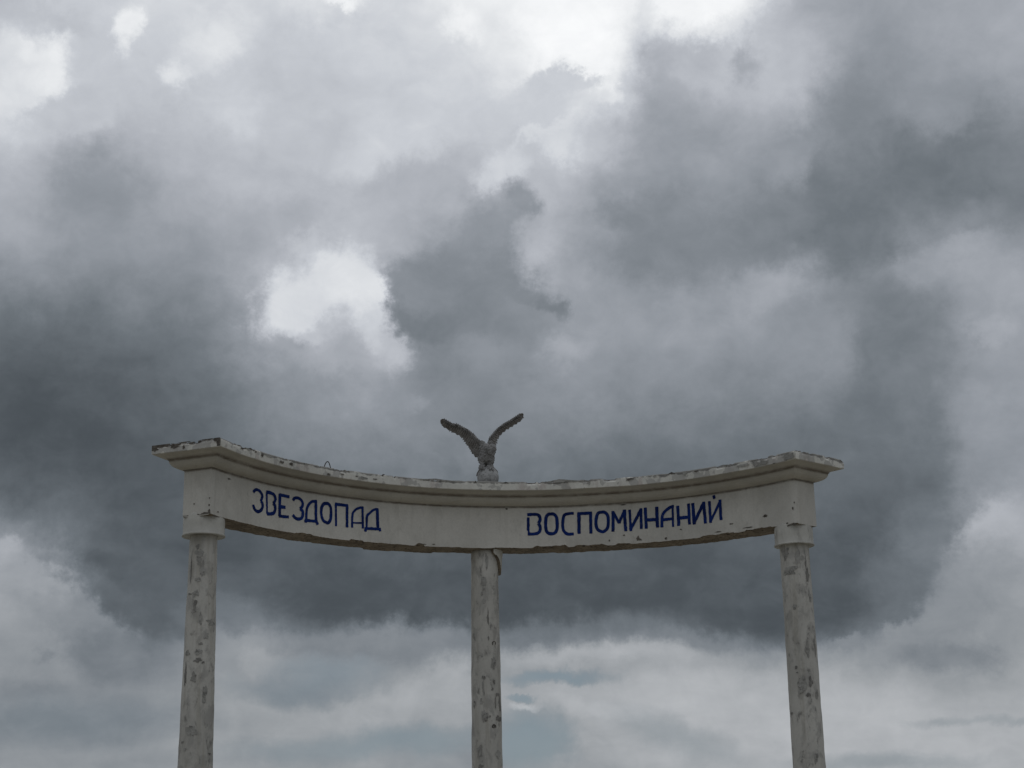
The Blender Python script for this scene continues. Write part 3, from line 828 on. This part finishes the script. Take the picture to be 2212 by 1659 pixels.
def densify(P, step=0.006):
    out_ = [P[0]]
    for a, b_ in zip(P, P[1:]):
        L = math.hypot(b_[0] - a[0], b_[1] - a[1]); k = max(1, int(L / step))
        for i in range(1, k + 1):
            out_.append((a[0] + (b_[0] - a[0]) * i / k, a[1] + (b_[1] - a[1]) * i / k))
    return out_
def face_r(s):
    return RF + 0.003 * fb(s * 1.5, 5.0)
for li, (ch, strokes) in enumerate(LETTERS):
    vs, fs = [], []
    for si, (curved, wid, P) in enumerate(strokes):
        Q = densify(catmull(P) if curved else P)
        lift = 0.0025 + 0.0006 * si
        base = len(vs)
        for i, q in enumerate(Q):
            a = Q[max(i - 2, 0)]; b_ = Q[min(i + 2, len(Q) - 1)]
            tx, tz = b_[0] - a[0], b_[1] - a[1]
            L = math.hypot(tx, tz) or 1e-6
            nx_, nz_ = -tz / L, tx / L
            sd = li * 3.7 + si * 1.9
            h1 = wid * .72 * (1 + .16 * fb(i * .11, sd) + .10 * fb(i * .5, sd + 9))
            h2 = wid * .72 * (1 + .16 * fb(i * .11, sd + 4) + .10 * fb(i * .5, sd + 5))
            ex = .12 * wid if i in (0, len(Q) - 1) else 0
            for (hh, dep) in ((h1 - ex, 0), (-h2 + ex, 0)):
                s_, z_ = q[0] + nx_ * hh, q[1] + nz_ * hh
                vs.append(arc(face_r(s_) - lift, s_ / RF, z_))
        for i in range(len(Q) - 1):
            k = base + 2 * i
            fs.append((k, k + 1, k + 3, k + 2))
    link('letter', mesh('letter', vs, fs), beam, [M_BLUE])

# --- places where the render has flaked off, on the face (f) and on the fascia (c): arc length, height, half sizes
FLAKES = [
    ["f",1.2414,5.259,0.0228,0.0265],
    ["f",1.2667,5.2418,0.0186,0.0102],
    ["f",1.0601,5.313,0.0144,0.0092],
    ["f",1.6007,5.2294,0.0147,0.0142],
    ["f",1.8021,5.3242,0.0127,0.0091],
    ["f",2.3009,5.2399,0.0392,0.007],
    ["f",2.4841,5.3163,0.0265,0.0089],
    ["f",2.9588,5.3476,0.0298,0.0127],
    ["f",1.0667,5.7033,0.0415,0.0062],
    ["f",-0.4318,5.7025,0.0185,0.0126],
    ["f",-1.3806,5.2239,0.021,0.0061],
    ["f",-1.539,5.2195,0.0635,0.0041],
    ["f",-4.4474,5.6589,0.0241,0.0084],
    ["f",0.8693,5.2581,0.0093,0.0092],
    ["f",0.8679,5.2547,0.0082,0.0102],
    ["f",3.3725,5.3735,0.0144,0.0173],
    ["f",3.4027,5.4416,0.0108,0.0116],
    ["f",2.7087,5.2397,0.0673,0.0049],
    ["f",-4.6919,5.1839,0.0507,0.0091],
    ["f",-4.6393,5.2419,0.0157,0.0073],
    ["f",3.2778,5.1774,0.0616,0.0067],
    ["f",3.3804,5.1807,0.0311,0.0134],
    ["f",3.2746,5.211,0.0142,0.0087],
    ["c",-4.1782,5.9823,0.0431,0.028],
    ["c",-4.1244,5.9955,0.0455,0.0075],
    ["c",-3.9054,5.953,0.0202,0.0208],
    ["c",-3.7913,5.9754,0.0976,0.0152],
    ["c",-4.0245,5.9718,0.0178,0.0113],
    ["c",-4.2881,5.9541,0.0287,0.0084],
    ["c",-3.5616,5.9367,0.0321,0.0153],
    ["c",-3.4086,5.9397,0.0313,0.0136],
    ["c",-3.1656,5.9904,0.1121,0.0088],
    ["c",-2.8244,5.9045,0.0239,0.0158],
    ["c",-2.3186,5.9248,0.062,0.0181],
    ["c",-2.6236,5.9371,0.028,0.006],
    ["c",-2.4154,5.9355,0.0182,0.006],
    ["c",-2.1558,5.9298,0.029,0.0061],
    ["c",-1.3443,6.0063,0.1996,0.0052],
    ["c",-0.4369,5.9955,0.0307,0.0125],
    ["c",-0.822,6.005,0.0124,0.0073],
    ["c",0.2468,6.0207,0.2343,0.0084],
    ["c",0.073,5.9944,0.0509,0.0125],
    ["c",0.6177,5.9676,0.0163,0.0373],
    ["c",0.3481,5.9961,0.0407,0.0083],
    ["c",1.8665,5.9753,0.0279,0.0345],
    ["c",1.1336,5.971,0.0413,0.0185],
    ["c",1.468,5.9804,0.0273,0.0307],
    ["c",2.3893,5.9979,0.1005,0.008],
    ["c",1.6912,6.0018,0.0424,0.0102],
    ["c",2.0126,5.9765,0.0325,0.0181],
    ["c",2.9627,5.9312,0.071,0.0293],
    ["c",2.6587,5.9444,0.0801,0.0138],
    ["c",2.8507,5.9413,0.035,0.0333],
    ["c",3.1279,5.881,0.0241,0.0097],
    ["c",3.3494,5.9388,0.0876,0.0479],
]
def flakes(name, which, rad, parent):
    for k, (w_, s, z, a, h) in enumerate(FLAKES):
        if w_ != which:
            continue
        n_ = 22
        vs = [arc(rad - .0035 - k * 1e-4, s / rad, z)]
        for i in range(n_):
            th = 2 * math.pi * i / n_
            q = 1 + .75 * fb(math.cos(th) * 1.7 + k * 3.1, math.sin(th) * 1.7, k) + .3 * nz(i * 3.3, k)
            q = max(.2, q)
            zz = z + math.sin(th) * h * q
            if which == 'c':
                zz = min(max(zz, ZFB + .008), ZT - .020)
            ss = s + math.cos(th) * a * q
            vs.append(arc((rad + (face_r(ss) - RF if which == 'f' else 0)) - .0035 - k * 1e-4, ss / rad, zz))
        fs = [(0, 1 + i, 1 + (i + 1) % n_) for i in range(n_)]
        link(name, mesh(name, vs, fs), parent, [M_STAIN if which == 'c' and (h > .022 or a > .06) else M_CHIP])
flakes('flaked_patch', 'f', RF, beam)
flakes('flaked_patch', 'c', RF - OV - .003, cornice)
for k, (f_, v_, a, h) in enumerate(((.79, .22, .075, .020), (.65, .38, .065, .026), (.53, .62, .015, .022), (.40, .30, .05, .010), (.30, .28, .022, .014),
                                    (.955, .45, .048, .040), (.05, .20, .05, .026), (.025, .75, .026, .045), (.20, .12, .08, .010), (.88, .15, .05, .016), (.52, .12, .09, .012))):
    n_ = 20
    vs = []
    for i in range(n_ + 1):
        th = 2 * math.pi * i / n_
        q = 0 if i == n_ else max(.25, 1 + .7 * fb(math.cos(th) * 1.7 + k * 2.3, math.sin(th) * 1.7, k + 40) + .25 * nz(i * 3.3, k + 9))
        fr = min(max(f_ + math.cos(th) * a * q / .906, .004), .996)
        zz = min(max(ZT - .112 * v_ + math.sin(th) * h * q, ZFB + .006), ZT - .010)
        vs.append(arc(RF - OV + .906 * fr, FL, zz, -OV - .0045 - k * 1e-4))
    link('flaked_patch', mesh('flaked_patch', vs, [(n_, i, (i + 1) % n_) for i in range(n_)]), cornice, [M_CHIP])

# cracks and lost render on the left end of the beam
for k, (f_, z_, a, h) in enumerate(((.48, 5.203, .034, .008), (.15, 5.206, .07, .012), (.90, 5.198, .035, .010), (.06, 5.235, .016, .018), (.07, 5.30, .010, .010), (.06, 5.38, .008, .008), (.60, 5.33, .010, .008))):
    n_ = 20
    vs = []
    for i in range(n_ + 1):
        th = 2 * math.pi * i / n_
        q = 0 if i == n_ else max(.25, 1 + .7 * fb(math.cos(th) * 1.7 + k * 2.9, math.sin(th) * 1.7, k + 70) + .25 * nz(i * 3.3, k + 19))
        fr = min(max(f_ + math.cos(th) * a * q / T, .012), .99)
        vs.append(arc(RF + T * fr, FL, max(ZB + .012, z_ + math.sin(th) * h * q), -.0035 - k * 1e-4))
    link('flaked_patch', mesh('flaked_patch', vs, [(n_, i, (i + 1) % n_) for i in range(n_)]), beam, [M_CHIP])

# --- iron bits
def tube(name, pts, r_, parent, mat, seg=8):
    vs, fs = [], []
    for i, p_ in enumerate(pts):
        a = pts[max(i - 1, 0)]; b_ = pts[min(i + 1, len(pts) - 1)]
        tn = (b_ - a).normalized()
        s1 = tn.cross(Vector((0.31, 0.17, 0.93))).normalized(); s2 = tn.cross(s1)
        for k in range(seg):
            th = 2 * math.pi * k / seg
            vs.append(p_ + s1 * (r_ * math.cos(th)) + s2 * (r_ * math.sin(th)))
    for i in range(len(pts) - 1):
        for k in range(seg):
            a, b_ = i * seg + k, i * seg + (k + 1) % seg
            fs.append((a, b_, b_ + seg, a + seg))
    fs.append(tuple(range(seg))); fs.append(tuple((len(pts) - 1) * seg + k for k in range(seg)))
    return link(name, mesh(name, vs, fs), parent, [mat], True)
def lifting(s0, w_, h_, rr=.0058, rad=RF - .16):
    pts = []
    for i in range(17):
        t_ = i / 16
        ss = s0 + (t_ - .5) * w_ * (1 + .15 * math.sin(t_ * 6)) + .012 * t_
        zz = ZT - .03 + (h_ + .03) * (math.sin(math.pi * t_) ** .7)
        pts.append(arc(rad, ss / RF, zz, 0))
    tube('lifting_loop', pts, rr, gate, M_IRON)
lifting(-2.962, .11, .098)
lifting(-2.132, .07, .032)
def hook(c, r_=.022):
    pts = [c + Vector((r_ * math.cos(R(a)), -.012, r_ * math.sin(R(a)))) for a in range(-40, 221, 20)]
    pts.append(pts[-1] + Vector((0, .03, 0)))
    tube('wire_hook', pts, .0045, gate, M_IRON)
for (x, z_) in ((-0.286, 4.007), (-0.299, 2.988)):
    rr = 0.173 + (0.190 - .173) * (z_ - 4.88) / (2.5 - 4.88)
    dx_ = x + .394
    hook(Vector((x, COLS[2][1] - math.sqrt(rr * rr - dx_ * dx_) - .004, z_)) - G0)

# ------------------------------------------------------------------ the eagle statue on its ball
EAG = empty('eagle_statue', (-0.334, 20.185, ZT + .003), 'weathered grey eagle statue with raised wings perched on a ball on top of the gateway', 'statue')
def E_(X, Y, y=0.0):
    return Vector(((X - 1154) * .000765, y, .102 + (1370 - Y) * .000795))

def ellip(bm, c, r_, rot=None, seg=20):
    mm = Matrix.Translation(c)
    if rot is not None:
        mm = mm @ rot.to_4x4()
    mm = mm @ Matrix.Diagonal((r_[0], r_[1], r_[2], 1))
    bmesh.ops.create_uvsphere(bm, u_segments=seg, v_segments=seg // 2, radius=1, matrix=mm)
def chain(bm, pts, rads, seg=12):
    for (p0, p1, r0, r1) in zip(pts, pts[1:], rads, rads[1:]):
        k = max(2, int((p1 - p0).length / (min(r0, r1) * .35)))
        for i in range(k + 1):
            t_ = i / k
            r_ = r0 + (r1 - r0) * t_
            ellip(bm, p0.lerp(p1, t_), (r_, r_, r_), None, seg)
def fuse(name, bm, voxel, mats, parent, disp=None, smooth_it=4):
    me = bpy.data.meshes.new(name + '_raw')
    bm.to_mesh(me); bm.free()
    o = bpy.data.objects.new(name + '_raw', me)
    col.objects.link(o)
    md = o.modifiers.new('remesh', 'REMESH'); md.mode = 'VOXEL'; md.voxel_size = voxel
    sm = o.modifiers.new('smooth', 'SMOOTH'); sm.iterations = smooth_it; sm.factor = .5
    dg = bpy.context.evaluated_depsgraph_get(); dg.update()
    me2 = bpy.data.meshes.new_from_object(o.evaluated_get(dg))
    bpy.data.objects.remove(o); bpy.data.meshes.remove(me)
    me2.name = name
    if disp:
        nrm = [v.normal.copy() for v in me2.vertices]
        for v, nn_ in zip(me2.vertices, nrm):
            v.co += nn_ * disp(v.co)
    me2.materials.clear()
    return link(name, me2, parent, mats, True)

# ball (a slightly squashed sphere cut flat where it stands)
bm = bmesh.new()
bmesh.ops.create_uvsphere(bm, u_segments=40, v_segments=28, radius=1)
for v in bm.verts:
    q = v.co.copy()
    r_ = .140 * (1 + .03 * fb(q.x * 2, q.y * 2, q.z * 2))
    v.co = Vector((q.x * r_, q.y * r_ * .95, max(.001, .158 + q.z * r_ * 1.08)))
me = bpy.data.meshes.new('ball'); bm.to_mesh(me); bm.free()
link('ball', me, EAG, [M_EBALL], True)

# body: bowed head, breast, back, thighs and toes in one surface
bm = bmesh.new()
ellip(bm, E_(1140, 900, .00), (.108, .085, .135), Matrix.Rotation(R(-12), 3, 'X'))
ellip(bm, E_(1148, 830, .0), (.112, .085, .075))
chain(bm, [E_(1090, 800, .02), E_(1070, 735, .01), E_(1035, 700, .0)], [.062, .046, .030])
chain(bm, [E_(1200, 810, .02), E_(1205, 740, .01), E_(1200, 690, .0)], [.058, .046, .030])
ellip(bm, E_(1225, 810, .0), (.064, .06, .065)); ellip(bm, E_(1075, 800, .0), (.06, .06, .055))
ellip(bm, E_(1118, 985, .01), (.086, .075, .075))
chain(bm, [E_(1150, 800, -.02), E_(1180, 815, -.075), E_(1198, 850, -.105)], [.058, .052, .046])         # neck bowed forward
ellip(bm, E_(1203, 885, -.115), (.042, .046, .046))                                                       # head
chain(bm, [E_(1206, 905, -.145), E_(1210, 940, -.158), E_(1210, 968, -.150)], [.024, .017, .007])         # hooked beak
for sx, X in ((-1, 1060), (1, 1195)):
    chain(bm, [E_(X + 10 * sx, 980, -.01), E_(X, 1060, -.02), E_(X + 6 * sx, 1110, -.03)], [.058, .042, .030])
    for da in (-34, -4, 28):
        a = R(da)
        p0 = E_(X + 6 * sx, 1112, -.03)
        p1 = p0 + Vector((math.sin(a) * .05, -.050 * math.cos(a), -.010)); p2 = p0 + Vector((math.sin(a) * .066, -.085 * math.cos(a), -.062))
        chain(bm, [p0, p1, p2], [.022, .020, .010], 10)
def body_d(c):
    rows = math.sin(c.z * 150 + 2.2 * math.sin(c.x * 70)) * .0025
    return rows + .011 * fb(c.x * 13, c.y * 13, c.z * 13, 3)
fuse('body', bm, .006, [M_EBODY], EAG, body_d, 3)

def lerp_path(P, t_):
    L = [0]
    for a, b_ in zip(P, P[1:]):
        L.append(L[-1] + math.hypot(b_[0] - a[0], b_[1] - a[1]))
    x = t_ * L[-1]
    for i in range(len(P) - 1):
        if x <= L[i + 1] or i == len(P) - 2:
            k = (x - L[i]) / ((L[i + 1] - L[i]) or 1)
            return (P[i][0] + (P[i + 1][0] - P[i][0]) * k, P[i][1] + (P[i + 1][1] - P[i][1]) * k)

def plate(vs, fs, root, tip, side, nrm, width, thick):
    """one feather: a pointed, slightly keeled slab"""
    base = len(vs)
    for t_, w_ in ((0, .55), (.35, 1.0), (.75, .9), (1.0, .25)):
        c_ = root.lerp(tip, t_)
        for (a, b_) in ((-1, -.3), (0, 1), (1, -.3), (0, -.8)):
            vs.append(c_ + side * (a * width * w_ * .5) + nrm * (b_ * thick * .5))
    for j in range(3):
        for i in range(4):
            a, b_ = base + j * 4 + i, base + j * 4 + (i + 1) % 4
            fs.append((a, b_, b_ + 4, a + 4))
    fs.append((base, base + 1, base + 2, base + 3)); fs.append((base + 12, base + 13, base + 14, base + 15))

def wing(up, low, y_up, y_low, label, seed):
    """up / low: upper (leading) and lower (trailing) outline from shoulder to tip; the leading edge stands forward"""
    vs, fs = [], []
    NSP, NCH = 70, 14
    A, B = [], []
    for i in range(NSP + 1):
        t_ = i / NSP
        a = lerp_path(up, t_); b_ = lerp_path(low, t_)
        pa = E_(a[0], a[1], y_up[0] + (y_up[1] - y_up[0]) * t_)
        pb = E_(b_[0], b_[1], y_low[0] + (y_low[1] - y_low[0]) * t_)
        if t_ > .92:
            k_ = math.sqrt(max(.02, 1 - ((t_ - .92) / .08) ** 2)); mid = (pa + pb) / 2
            pa = mid + (pa - mid) * k_; pb = mid + (pb - mid) * k_
        A.append(pa); B.append(pb)
    for sgn in (1, -1):
        for i in range(NSP + 1):
            t_ = i / NSP
            sp = (A[min(i + 1, NSP)] - A[max(i - 1, 0)]).normalized()
            ch_ = (B[i] - A[i])
            nr = sp.cross(ch_.normalized()).normalized()
            if nr.y > 0: nr = -nr
            for j in range(NCH + 1):
                c_ = j / NCH
                th = (.042 - .026 * t_) * math.sqrt(max(0, 1 - (2 * c_ - 1) ** 4)) * (1 - .35 * c_)
                ridge = .0035 * math.sin(t_ * 62 + c_ * 5 + seed) * (.25 + c_)
                row = .003 * math.sin(c_ * 22 + 1.1 * math.sin(t_ * 40))
                p_ = A[i] + ch_ * c_ + nr * (sgn * th * .5 + (ridge + row if sgn > 0 else -ridge - row) + .045 * c_ * (1 - c_) * -1.0)
                ed = max(0, c_ - .9) * 10
                p_ += ch_.normalized() * (.008 * ed * (math.sin(t_ * 70 + seed)))
                ed0 = max(0, .1 - c_) * 10
                p_ += ch_.normalized() * (.006 * ed0 * (fb(t_ * 22, seed)))
                vs.append(p_)
    M_ = (NSP + 1) * (NCH + 1)
    w_ = NCH + 1
    for sg in (0, 1):
        for i in range(NSP):
            for j in range(NCH):
                a = sg * M_ + i * w_ + j
                fs.append((a, a + 1, a + w_ + 1, a + w_))
    for i in range(NSP):
        for j in (0, NCH):
            a = i * w_ + j
            fs.append((a, a + w_, a + w_ + M_, a + M_))
    for j in range(NCH):
        for i in (0, NSP):
            a = i * w_ + j
            fs.append((a, a + 1, a + 1 + M_, a + M_))
    o = link('wing', mesh('wing', vs, fs), EAG, [M_EWING], True)
    # feathers: flight feathers along the trailing edge, short coverts along the leading edge
    fv_, ff_, cv_, cf_ = [], [], [], []
    for i in range(3, NSP - 5, 3):
        t_ = i / NSP
        sp = (A[i + 1] - A[i - 1]).normalized()
        ch_ = (B[i] - A[i]); cn = ch_.normalized()
        nr = sp.cross(cn).normalized()
        if nr.y > 0: nr = -nr
        L = ch_.length
        rt = A[i] + ch_ * .45 + nr * (.006 - .02)
        plate(fv_, ff_, rt, A[i] + ch_ * (1.0 + .05 * nz(i * 2.1, seed)) + sp * .040 + nr * -.004, sp, nr, .028, .010)
        rt = A[i] + ch_ * .28 + nr * .012
        plate(fv_, ff_, rt, A[i] + ch_ * .70 + sp * .022 + nr * .008, sp, nr, .026, .010)
        rt = A[i] + ch_ * .10 + nr * .012 - sp * .01
        plate(cv_, cf_, rt, A[i] - ch_ * (.02 + .05 * abs(nz(i * 1.3, seed + 3))) + sp * .024 - nr * .012, sp, nr, .024, .012)
        rt = A[i] + ch_ * .26 + nr * .014 - sp * .01
        plate(cv_, cf_, rt, A[i] + ch_ * .02 + sp * .02 + nr * .010, sp, nr, .022, .010)
    co = link('covert', mesh('covert', cv_, cf_), o, [M_EBODY])
    co['kind'] = 'stuff'
    fo = link('feather', mesh('feather', fv_, ff_), o, [M_EWING])
    fo['kind'] = 'stuff'
    return o

UPL = [(1080, 745), (1040, 690), (980, 640), (930, 580), (870, 530), (800, 485), (700, 435), (640, 405), (560, 400), (470, 350), (385, 305), (365, 310)]
LOL = [(1010, 985), (985, 950), (930, 915), (890, 865), (850, 790), (780, 690), (740, 612), (660, 560), (580, 515), (500, 470), (420, 425), (345, 365)]
wing(UPL, LOL, (-.03, -.10), (.05, .03), 'left', 1.0)
UPR = [(1150, 735), (1170, 680), (1190, 625), (1245, 560), (1330, 475), (1430, 405), (1560, 340), (1640, 290), (1700, 255), (1755, 218)]
LOR = [(1285, 900), (1290, 790), (1294, 715), (1318, 645), (1376, 572), (1470, 490), (1600, 418), (1690, 365), (1745, 320), (1792, 250)]
wing(UPR, LOR, (-.01, -.06), (.04, .02), 'right', 4.0)

# tail fan behind the ball
tv, tf = [], []
for k in range(9):
    u_ = k / 8
    root = E_(1075 + 90 * u_, 1050, .055)
    tip = E_(955 + 365 * u_, 1225 - 55 * u_ - 10 * math.sin(math.pi * u_), .135 + .03 * math.sin(math.pi * u_))
    plate(tv, tf, root, tip, Vector((1, 0, .1)).normalized(), Vector((0, -1, .3)).normalized(), .045, .022)
link('tail', mesh('tail', tv, tf), EAG, [M_EWING])
